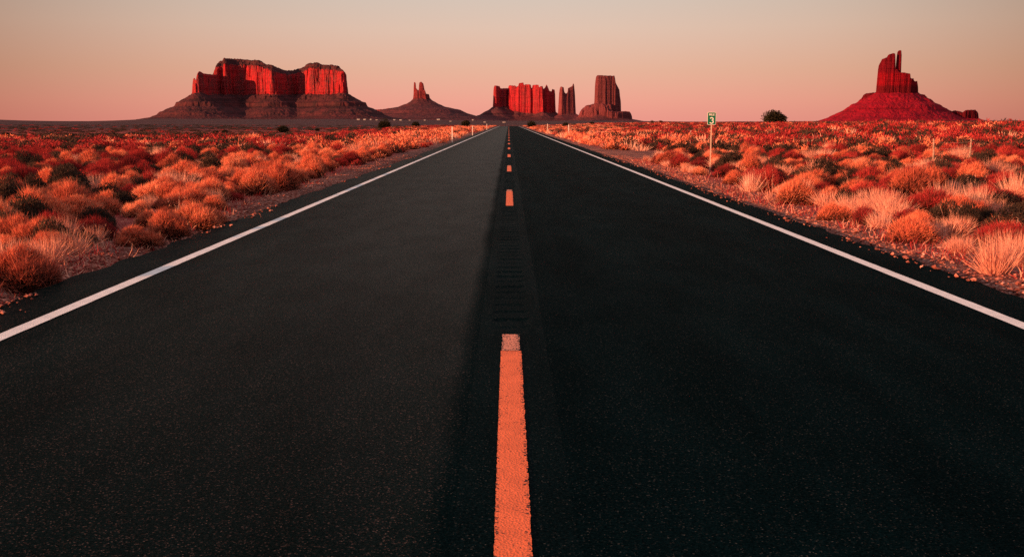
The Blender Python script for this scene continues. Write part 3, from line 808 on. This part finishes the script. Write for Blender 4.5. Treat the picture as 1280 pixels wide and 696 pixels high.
# the plants one can pick out in the photograph: px, y of the foot, width px, kind
PICKED = [(28, 356, 95, 'rabbitbrush'), (60, 318, 60, 'rabbitbrush'), (88, 318, 50, 'grass_tuft'), (22, 306, 62, 'rabbitbrush'),
          (120, 300, 58, 'red_brush'), (168, 306, 66, 'rabbitbrush'), (205, 296, 58, 'rabbitbrush'), (245, 284, 60, 'rabbitbrush'),
          (186, 284, 50, 'rabbitbrush'), (97, 272, 62, 'rabbitbrush'), (120, 285, 70, 'sagebrush'), (35, 285, 80, 'sagebrush'),
          (218, 216, 42, 'rabbitbrush'), (210, 232, 44, 'rabbitbrush'), (262, 222, 52, 'sagebrush'), (265, 250, 52, 'rabbitbrush'),
          (172, 218, 30, 'rabbitbrush'), (320, 244, 60, 'rabbitbrush'), (350, 238, 60, 'rabbitbrush'), (390, 222, 50, 'rabbitbrush'),
          (1135, 300, 74, 'rabbitbrush'), (1100, 285, 40, 'grass_tuft'), (1200, 315, 46, 'grass_tuft'), (1245, 342, 70, 'grass_tuft'),
          (1152, 266, 48, 'red_brush'), (1140, 250, 66, 'rabbitbrush'), (1270, 330, 60, 'grass_tuft'), (1210, 285, 60, 'sagebrush'),
          (1230, 280, 50, 'sagebrush'), (1040, 275, 50, 'rabbitbrush'), (995, 255, 56, 'rabbitbrush'), (1075, 262, 40, 'sagebrush'),
          (1020, 235, 52, 'rabbitbrush'), (965, 226, 50, 'sagebrush'), (918, 230, 40, 'rabbitbrush'), (940, 240, 36, 'grass_tuft'),
          (1265, 305, 50, 'red_brush'), (1180, 225, 56, 'sagebrush'), (1215, 225, 46, 'red_brush'), (1255, 240, 44, 'red_brush'),
          (1215, 262, 30, 'dry_stalk'), (1262, 300, 30, 'dry_stalk'), (1062, 244, 16, 'dry_stalk'), (1190, 285, 26, 'dry_stalk'), (943, 216, 16, 'dry_stalk')]
NOM = {'rabbitbrush': .66, 'red_brush': .72, 'sagebrush': .78, 'grass_tuft': .52, 'dry_stalk': .35}
pk = []
for (px, py, w, k) in PICKED:
    p = hit(px, py, 200)
    if p is None: continue
    d = math.hypot(p.x, p.y)
    s_ = min(1.5, .88 * w * d / F_PX / NOM[k])
    if k == 'dry_stalk': s_ = min(s_, .6)
    if k == 'grass_tuft': s_ *= .85
    pk.append((d, p.x, p.y, k, s_, random.random()))
def clash(q):
    for r in pk:
        if (q[1] - r[1]) ** 2 + (q[2] - r[2]) ** 2 < (.24 * (NOM[r[3]] * r[4] + NOM[q[3]] * q[4]) + .05) ** 2: return True
    return False
plants = [q for q in plants if q[0] > 48 or not clash(q)] + pk

inside = lambda q: q[2] > 3 and abs(q[1] / q[2]) < .535
score = lambda q: NOM[q[3]] * q[4] / q[0]
plants.sort(key=lambda q: -score(q) * (1 if inside(q) else .25))
CAP = {'rabbitbrush': 290, 'red_brush': 240, 'sagebrush': 230, 'grass_tuft': 270, 'dry_stalk': 40}
NOUN = {'rabbitbrush': 'orange rabbitbrush', 'red_brush': 'dark red brush', 'sagebrush': 'blackish sagebrush', 'grass_tuft': 'pale dry grass tuft', 'dry_stalk': 'tall dry weed stalk'}
CAT = {'rabbitbrush': 'rabbitbrush', 'red_brush': 'brush', 'sagebrush': 'sagebrush', 'grass_tuft': 'grass tuft', 'dry_stalk': 'weed stalk'}
SHAPE = {'rabbitbrush': 'dome', 'red_brush': 'clump', 'sagebrush': 'shrub', 'grass_tuft': 'clump', 'dry_stalk': 'stem'}
ORD = ['nearest', 'second nearest', 'third nearest', 'fourth nearest', 'fifth nearest', 'sixth nearest', 'seventh nearest', 'eighth nearest', 'ninth nearest', 'tenth nearest',
       'eleventh nearest', 'twelfth nearest', 'thirteenth nearest', 'fourteenth nearest', 'fifteenth nearest']
chosen, stuff, cnt = [], [], {k: 0 for k in KIND}
for q in plants:
    if q[0] < 48 and cnt[q[3]] < CAP[q[3]] and inside(q): cnt[q[3]] += 1; chosen.append(q)
    else: stuff.append(q)
order = {}
for q in sorted(chosen, key=lambda q: q[0]):
    d, x, y, k, s_, u = q
    e = (-4.12 - x) if x < 0 else (x - 4.3)
    band = 'verge' if e < 2.2 else 'field'
    sd_ = 'left' if x < 0 else 'right'
    n_ = order[(k, sd_, band)] = order.get((k, sd_, band), -1) + 1
    me = VAR[k][int(u * 5.999)]
    o = link(k, me)
    o.location = (x, y, float(terrain(x, y)) - .015)
    zs = s_ * (.72 + .55 * random.random())
    o.scale = (s_, s_ * (.70 + .55 * random.random()), zs)
    o.rotation_euler = (random.gauss(0, .05), random.gauss(0, .05), random.random() * 6.283)
    place = ('rooted beside the gravel on the %s verge' if band == 'verge' else 'out in the scrub %s of the road') % sd_
    grp = '%s %s' % (NOUN[k], place)
    if n_ < len(ORD): lab = '%s %s %s %s' % (ORD[n_], NOUN[k], SHAPE[k], place)
    else:
        size = 'small' if s_ < .85 else 'medium' if s_ < 1.15 else 'large'
        far_ = 'middle distance' if d > 26 else 'behind the front row'
        lab = '%s %s %s %s, %s' % (size, NOUN[k], SHAPE[k], ('by the gravel on %s verge' if band == 'verge' else 'in scrub %s of the road') % sd_, far_)
        grp += ', %s, %s' % (size, far_)
    tag(o, lab, CAT[k], grp)

# the rest of the scrub, further off, one carpet
lowv = {(k, l): [gen_low(k, np.random.default_rng(50 + v * 3 + l), l) for v in range(5)] for k in ('rabbitbrush', 'red_brush', 'sagebrush', 'grass_tuft') for l in (0, 1)}
SM = ['rabbit', 'redbrush', 'sage', 'straw', 'twig']
MI = {'rabbitbrush': (0, 4), 'red_brush': (1, 4), 'sagebrush': (2, 4), 'grass_tuft': (3, 3)}
Vs, Fs, Ms, off = [], [], [], 0
arr = np.array([(q[1], q[2]) for q in stuff])
tz = terrain(arr[:, 0], arr[:, 1]) - .02
for i, (d, x, y, k, s_, u) in enumerate(stuff):
    if k == 'dry_stalk': k = 'grass_tuft'
    Vv_, F_, mi = lowv[(k, 0 if d < 62 else 1)][int(u * 4.999)]
    a = (u * 977.0) % 6.283; c_, n_ = math.cos(a), math.sin(a)
    hz = s_ * (.85 if x > -12 else .62) if d < 110 else ((min(s_, 1.35) * .85 if d < 260 else .95) if x > -16 - .04 * d else .55)
    P = np.empty_like(Vv_)
    P[:, 0] = (Vv_[:, 0] * c_ - Vv_[:, 1] * n_) * s_ + x
    P[:, 1] = (Vv_[:, 0] * n_ + Vv_[:, 1] * c_) * s_ + y
    P[:, 2] = Vv_[:, 2] * hz + tz[i]
    Vs.append(P); Fs.append(F_ + off); Ms.append(np.where(mi == 0, MI[k][0], MI[k][1])); off += len(P)
me = mesh_np('scrub', np.concatenate(Vs), np.concatenate(Fs), [M[m] for m in SM], np.concatenate(Ms))
tag(link('scrub', me), 'distant mixed scrub of red brush, straw and dark sage covering the desert', 'scrub', kind='stuff')

# low dead grass between the shrubs
g = np.random.default_rng(21)
n = 42000
yy_ = 4 + 36 * g.random(n) ** 1.3
sd_ = np.where(g.random(n) < .5, -1, 1)
e = g.random(n) ** 1.6 * (.6 * yy_ + 2)
xv = np.array([float(v) for v in [verge(s, y) for s, y in zip(sd_, yy_)]])
x_ = xv + sd_ * (e - .25)
keep = (fbm(x_ * .8, yy_ * .8, 66, 3) > -.25)
x_, yy_ = x_[keep], yy_[keep]; n = len(x_)
rt = np.stack([x_, yy_, terrain(x_, yy_) - .005], -1)
tp = rt + np.stack([g.normal(size=n) * .06, g.normal(size=n) * .06, .05 + .13 * g.random(n) ** 2], -1)
V_, F_ = blades(rt, tp, .007, .08, g)
me = mesh_np('dry_grass', V_, F_, [M['straw'], M['redbrush']], np.repeat((g.random(n) < .72).astype(int), 3))
tag(link('dry_grass', me), 'thin low dead grass between the shrubs', 'grass', kind='stuff')

# gravel on the verge
def pebbles(n, seed):
    g = np.random.default_rng(seed)
    y = 3.5 + 42 * g.random(n) ** 1.7
    s = np.where(g.random(n) < .5, -1, 1)
    edge = np.where(s < 0, el(y), er(y))
    w = np.where(s < 0, .75, 1.0)
    x = edge + s * (g.normal(size=n) * .11 + w * g.random(n) ** 1.15)
    over = (np.abs(x) < np.abs(edge))
    x = np.where(over & (fbm(y * .6, s * 3.0, 88, 2) < -.05), 2 * edge - x, x)
    over = (np.abs(x) < np.abs(edge))
    z = np.where(over, .004, np.maximum(terrain(x, y), -.2))
    r = .006 + .020 * g.random(n) ** 2.2
    base = np.array([(1, 0, 0), (-1, 0, 0), (0, 1, 0), (0, -1, 0), (0, 0, 1), (0, 0, -1), (.6, .6, .55), (-.6, .5, .6)], float)
    tri = np.array([(0, 2, 6), (2, 4, 6), (4, 0, 6), (2, 1, 7), (1, 4, 7), (4, 2, 7), (1, 3, 4), (3, 0, 4), (2, 0, 5), (1, 2, 5), (3, 1, 5), (0, 3, 5)])
    B = base[None] * (1 + .35 * g.normal(size=(n, 8, 1))) * r[:, None, None] * np.stack([1 + .5 * g.random(n), 1 + .3 * g.random(n), .6 + .3 * g.random(n)], -1)[:, None, :]
    a = g.random(n) * 6.28; c, q = np.cos(a)[:, None], np.sin(a)[:, None]
    P = np.stack([B[:, :, 0] * c - B[:, :, 1] * q, B[:, :, 0] * q + B[:, :, 1] * c, B[:, :, 2]], -1) + np.stack([x, y, z + r * .35], -1)[:, None, :]
    F = (tri[None] + 8 * np.arange(n)[:, None, None]).reshape(-1, 3)
    return P.reshape(-1, 3), F
V_, F_ = pebbles(16000, 5)
tag(link('gravel', mesh_np('gravel', V_, F_, [M['pebble']])), 'loose red and grey gravel along the asphalt edge', 'gravel', kind='stuff')

# ------------------------------------------------------------------ junipers and dark bushes far off
def crown_mesh(seed, n, flat=.62):
    g = np.random.default_rng(seed); parts = []
    for k in range(12):
        a = g.random() * 6.28; rr = .23 * math.sqrt(g.random()) if k else 0
        c = np.array([math.cos(a) * rr, math.sin(a) * rr, .10 + .30 * flat * g.random() + (.12 if k == 0 else 0)])
        s = (.20 + .12 * g.random()) * (1.15 if k == 0 else 1)
        m = n // 12
        d = g.normal(size=(m, 3)); d /= np.linalg.norm(d, axis=1, keepdims=True)
        p = c + d * s * (.55 + .5 * g.random((m, 1))) * [1, 1, flat * 1.25]
        p[:, 2] = np.maximum(p[:, 2], .02)
        t = p + (g.normal(size=(m, 3)) * .5 + d * .7 + [0, 0, .3]) * .05
        V, F = spikes(p, t, .045, g); parts.append((V, F, 0))
    V, F, mi = join(parts)
    return mesh_np('crown', V, F, [M['juniper']], mi)
def trunk_mesh(seed):
    r = random.Random(seed); b = MB()
    for k in range(4):
        a = r.random() * 6.28; dx, dy = math.cos(a) * .18, math.sin(a) * .18
        b.tube([(0, 0, -.03), (dx * .3, dy * .3, .12), (dx, dy, .34)], [.035, .026, .010], 6)
    me = bpy.data.meshes.new('trunk'); me.from_pydata(b.v, [], b.f); me.materials.append(M['bark']); me.update()
    return me
CR = [crown_mesh(300 + k, 4500) for k in range(3)]; TR = [trunk_mesh(k) for k in range(3)]
# px, y of the foot, width px, height px, label
JUN = [(968, 154.5, 31, 19, 'round dark juniper alone on the skyline between green sign and hand-shaped butte'),
       (354, 166, 18, 11, 'dark round juniper alone on the plain in front of the long mesa'),
       (481, 161, 17, 12, 'two-lobed dark juniper left of the road beside the pale houses'),
       (520, 159, 13, 8, 'dark juniper between the two-lobed one and the round one near the road'),
       (582, 158.5, 13, 10, 'round dark juniper close to the left edge of the far road'),
       (664, 157, 13, 8, 'dark juniper just right of where the road vanishes'),
       (707, 156, 9, 5, 'low dark juniper in front of the slim rock tower'),
       (740, 155.5, 6, 4, 'tiny dark juniper in front of the square-topped butte'),
       (815, 153.5, 5, 4, 'left one of two tiny junipers on the bare skyline'),
       (826, 153.5, 7, 4, 'right one of two tiny junipers on the bare skyline'),
       (11, 172, 19, 8, 'wide low dark juniper at the far left of the plain'),
       (137, 174, 10, 6, 'dark juniper on the left plain, first of a loose row of four'),
       (154, 172, 9, 6, 'dark juniper on the left plain, second of a loose row of four'),
       (177, 174, 10, 5, 'dark juniper on the left plain, third of a loose row of four'),
       (235, 170, 8, 5, 'small dark juniper on the left plain, last of a loose row of four'),
       (270, 168, 12, 6, 'larger juniper of the dark pair left of the lone plain juniper'),
       (281, 167, 10, 6, 'smaller juniper of the dark pair left of the lone plain juniper'),
       (397, 164, 7, 4, 'small dark juniper right of the lone plain juniper'),
       (421, 172, 24, 6, 'broad flat dark juniper nearest the left verge'),
       (341, 174, 12, 5, 'low dark juniper in the scrub below the lone plain juniper')]
for i, (px, py, w, h_, lab) in enumerate(JUN):
    p = hit(px, py, 900)
    if p is None or p.y > 480:
        q = at_depth(px, py, 330.0); p = Vector((q.x, q.y, float(terrain(q.x, q.y))))
    d = p.y
    t = thing('juniper', lab, 'juniper', (p.x, p.y, float(terrain(p.x, p.y)) - .05), random.random() * 6.28, 'dark junipers on the plain')
    wm = w * d / F_PX; hm = h_ * d / F_PX
    t.scale = (wm / .95, wm / .95, hm / .62)
    link('crown', CR[i % 3], t); link('trunk', TR[i % 3], t)

# ------------------------------------------------------------------ pale houses far away
HOUSES = [(448, 150.2, 7, 3.0, 'white trailer at the left end of the far settlement'), (456, 150.2, 6, 2.6, 'second white house from the left end of the far settlement'),
          (463.5, 150.2, 4, 2.6, 'small white house beside the gap in the far settlement'), (471, 150.6, 5, 2.4, 'low white house just left of the two-lobed juniper'),
          (493, 150.6, 5, 2.6, 'white house just right of the two-lobed juniper'), (501, 150.8, 6, 2.6, 'long white house right of the two-lobed juniper'),
          (512, 151, 4, 2.2, 'small white house left of the middle juniper'), (531, 151, 4, 2.4, 'small white house right of the middle juniper'),
          (548, 150.2, 8, 2.8, 'long pale trailer below the twin-spired butte'), (563, 150, 5, 2.4, 'pale house between the long trailer and the roadside juniper'),
          (591, 150.8, 4, 2.4, 'pale house just right of the roadside juniper'), (606, 149.6, 5, 2.4, 'pale house at the foot of the battlement mesa'),
          (630, 149.4, 8, 2.8, 'long white house nearest the vanishing road')]
for i, (px, py, w, h_, lab) in enumerate(HOUSES):
    Yd = 1500.0
    q = at_depth(px, py, Yd); zt = float(terrain(q.x, q.y))
    for Yt in np.arange(900, 2600, 20):
        qq = at_depth(px, py, float(Yt)); z_ = float(terrain(qq.x, qq.y))
        if z_ >= qq.z: q, zt, Yd = qq, z_, float(Yt); break
    wm = w * .46 * Yd / F_PX; hm = h_ * .55 * Yd / F_PX; dm = max(5.0, wm * .55)
    t = thing('house', lab, 'house', (q.x, q.y, zt - .3), random.uniform(-.12, .12), 'pale houses of the far settlement')
    MB().box((0, 0, hm * .38), (wm, dm, hm * .76)).build('wall', M['house_white'], t)
    b = MB(); e_ = hm * .76; k_ = wm / 2 + .25; j_ = dm / 2 + .3
    b.v = [(-k_, -j_, e_), (k_, -j_, e_), (k_, j_, e_), (-k_, j_, e_), (-k_, 0, hm), (k_, 0, hm)]
    b.f = [(0, 1, 5, 4), (2, 3, 4, 5), (0, 4, 3), (1, 2, 5), (0, 3, 2, 1)]
    b.build('roof', M['house_white'] if i % 3 else M['house_roof'], t)
    MB().box((wm * .22, -dm / 2 - .02, hm * .42), (wm * .16, .08, hm * .26)).build('window', M['window'], t)

# ------------------------------------------------------------------ mile marker
p = hit(889.5, 212, 60)
Ds = 31.0
sx_ = at_depth(889.5, 150, Ds).x
zs = float(terrain(sx_, Ds))
ztop = at_depth(889.5, 140.4, Ds).z
sign = thing('mile_marker', 'green mile marker numbered 3 on a thin pale post in the right-hand brush', 'road sign', (sx_, Ds, zs - .05), R(-4))
hs = ztop - zs + .05
pst = MB()
pst.box((0, .012, (hs - .36) / 2 + .09), (.036, .012, hs - .18))
pst.box((-.013, .021, (hs - .36) / 2 + .09), (.010, .016, hs - .182))
pst.box((.013, .021, (hs - .36) / 2 + .09), (.010, .016, hs - .182))
pst.build('post', M['steel_tan'], sign)
def rrect(w, h_, r, z0, y0, y1, name, m, parent, seg=5):
    pts = []
    for cx_, cz_, a0 in ((w / 2 - r, h_ / 2 - r, 0), (-w / 2 + r, h_ / 2 - r, 90), (-w / 2 + r, -h_ / 2 + r, 180), (w / 2 - r, -h_ / 2 + r, 270)):
        for k in range(seg + 1):
            a = R(a0 + 90 * k / seg); pts.append((cx_ + r * math.cos(a), cz_ + r * math.sin(a)))
    n = len(pts)
    v = [(x, y0, z0 + z) for x, z in pts] + [(x, y1, z0 + z) for x, z in pts]
    f = [tuple(range(n)), tuple(reversed(range(n, 2 * n)))] + [(i, i + n, (i + 1) % n + n, (i + 1) % n) for i in range(n)]
    me = bpy.data.meshes.new(name); me.from_pydata(v, [], f); me.materials.append(m); me.update()
    return link(name, me, parent)
PW, PH = .262, .385
zc = hs - PH / 2
panel = rrect(PW, PH, .03, zc, -.002, .003, 'sign_panel', M['sign_white'], sign)
rrect(PW - .022, PH - .022, .024, zc, -.0045, -.0022, 'green_face', M['sign_green'], panel)
def lettering(txt, size, zc_, name, parent, sx=1.0, bold=.004):
    cu = bpy.data.curves.new(name, 'FONT'); cu.body = txt; cu.size = size; cu.align_x = 'CENTER'; cu.align_y = 'CENTER'
    cu.extrude = .0008; cu.offset = bold
    tmp = bpy.data.objects.new(name, cu); COL.objects.link(tmp)
    dg = bpy.context.evaluated_depsgraph_get(); dg.update()
    me = bpy.data.meshes.new_from_object(tmp.evaluated_get(dg))
    bpy.data.objects.remove(tmp)
    me.transform(Matrix.Scale(sx, 4, (1, 0, 0)))
    me.transform(Matrix.Rotation(R(90), 4, 'X')); me.transform(Matrix.Translation((0, -.0060, zc_)))
    me.materials.clear(); me.materials.append(M['sign_white'])
    return link(name, me, parent)
lettering('MILE', .088, zc + .115, 'lettering', panel, .95, .0015)
def ribbon(pts, w, y0, y1, name, m, parent):
    P = [Vector((a, 0, b)) for a, b in pts]; v, f = [], []
    for i, p in enumerate(P):
        t = (P[min(i + 1, len(P) - 1)] - P[max(i - 1, 0)]).normalized(); nrm = Vector((-t.z, 0, t.x)) * w / 2
        for q, yv in ((p + nrm, y0), (p - nrm, y0), (p - nrm, y1), (p + nrm, y1)): v.append((q.x, yv, q.z))
    for i in range(len(P) - 1):
        a = i * 4
        for k in range(4): f.append((a + k, a + (k + 1) % 4, a + 4 + (k + 1) % 4, a + 4 + k))
    f += [(3, 2, 1, 0), tuple(4 * (len(P) - 1) + k for k in range(4))]
    me = bpy.data.meshes.new(name); me.from_pydata(v, [], f); me.materials.append(m); me.update()
    return link(name, me, parent)
arc = lambda cx_, cz_, rx, rz_, a0, a1: [(cx_ + rx * math.cos(R(a)), cz_ + rz_ * math.sin(R(a))) for a in np.linspace(a0, a1, 12)]
z3 = zc - .055
ribbon(arc(0, z3 + .040, .046, .040, 160, -80) + arc(0, z3 - .046, .052, .046, 80, -160), .030, -.0065, -.0047, 'numeral', M['sign_white'], panel)

# ------------------------------------------------------------------ delineators
def delineator(px, ytop, ybase, lab, w=.09):
    q = hit(px, ybase, 500)
    if q is None: q = at_depth(px, ybase, 200.0)
    zt = at_depth(px, ytop, q.y).z; z0 = float(terrain(q.x, q.y)); h_ = max(.6, zt - z0)
    t = thing('delineator', lab, 'marker post', (q.x, q.y, z0), 0, 'white roadside marker posts')
    MB().box((0, 0, h_ / 2 - .05), (w, .03, h_ + .1)).build('post', M['steel_white'], t)
    MB().box((0, -.018, h_ - .14), (w * .8, .004, .16)).build('reflector', M['sign_white'], t)
delineator(565.3, 158.5, 178.5, 'tallest and nearest white marker post on the left verge')
delineator(590.6, 157.5, 170.5, 'middle white marker post on the left verge, second from the camera')
delineator(608.5, 155.0, 163.5, 'smallest and farthest white marker post on the left verge')
delineator(710.7, 156.0, 171.5, 'nearer white marker post beside the right edge line')
delineator(684.4, 155.0, 165.5, 'farther white marker post beside the right edge line')
delineator(863.5, 165.5, 172.0, 'short white stake low in the scrub left of the green sign', .10)

# ------------------------------------------------------------------ wire fence on the right
DF = 33.0
fx = [at_depth(1167.5, 180, DF).x, at_depth(1213, 180, DF).x]
fz0 = [float(terrain(x, DF)) for x in fx]
fence = thing('wire_fence', 'short two-post wire fence standing in the red brush far right', 'fence', (fx[0], DF, fz0[0]))
tops = []
for i, x in enumerate(fx):
    zt = at_depth(1167.5, 173.5, DF).z; h_ = zt - fz0[i]
    b = MB(); b.tube([(x - fx[0], 0, fz0[i] - fz0[0] - .1), (x - fx[0] + .01, .0, (fz0[i] - fz0[0]) + h_ * .5), (x - fx[0] + (.02 if i else -.02), 0, fz0[i] - fz0[0] + h_)], [.034, .031, .027], 7)
    b.build('post', M['post_wood'], fence); tops.append((x - fx[0], zt - fz0[0]))
for k in (.10, .30, .48):
    b = MB(); a_, c_ = tops
    pts = [(a_[0] + (c_[0] - a_[0]) * t, -.036, a_[1] - k + (c_[1] - a_[1]) * t - .035 * math.sin(math.pi * t)) for t in np.linspace(0, 1, 9)]
    b.tube(pts, .0045, 5).build('wire', M['wire'], fence)
print('plants', len(plants), cnt, 'stuff', len(stuff))
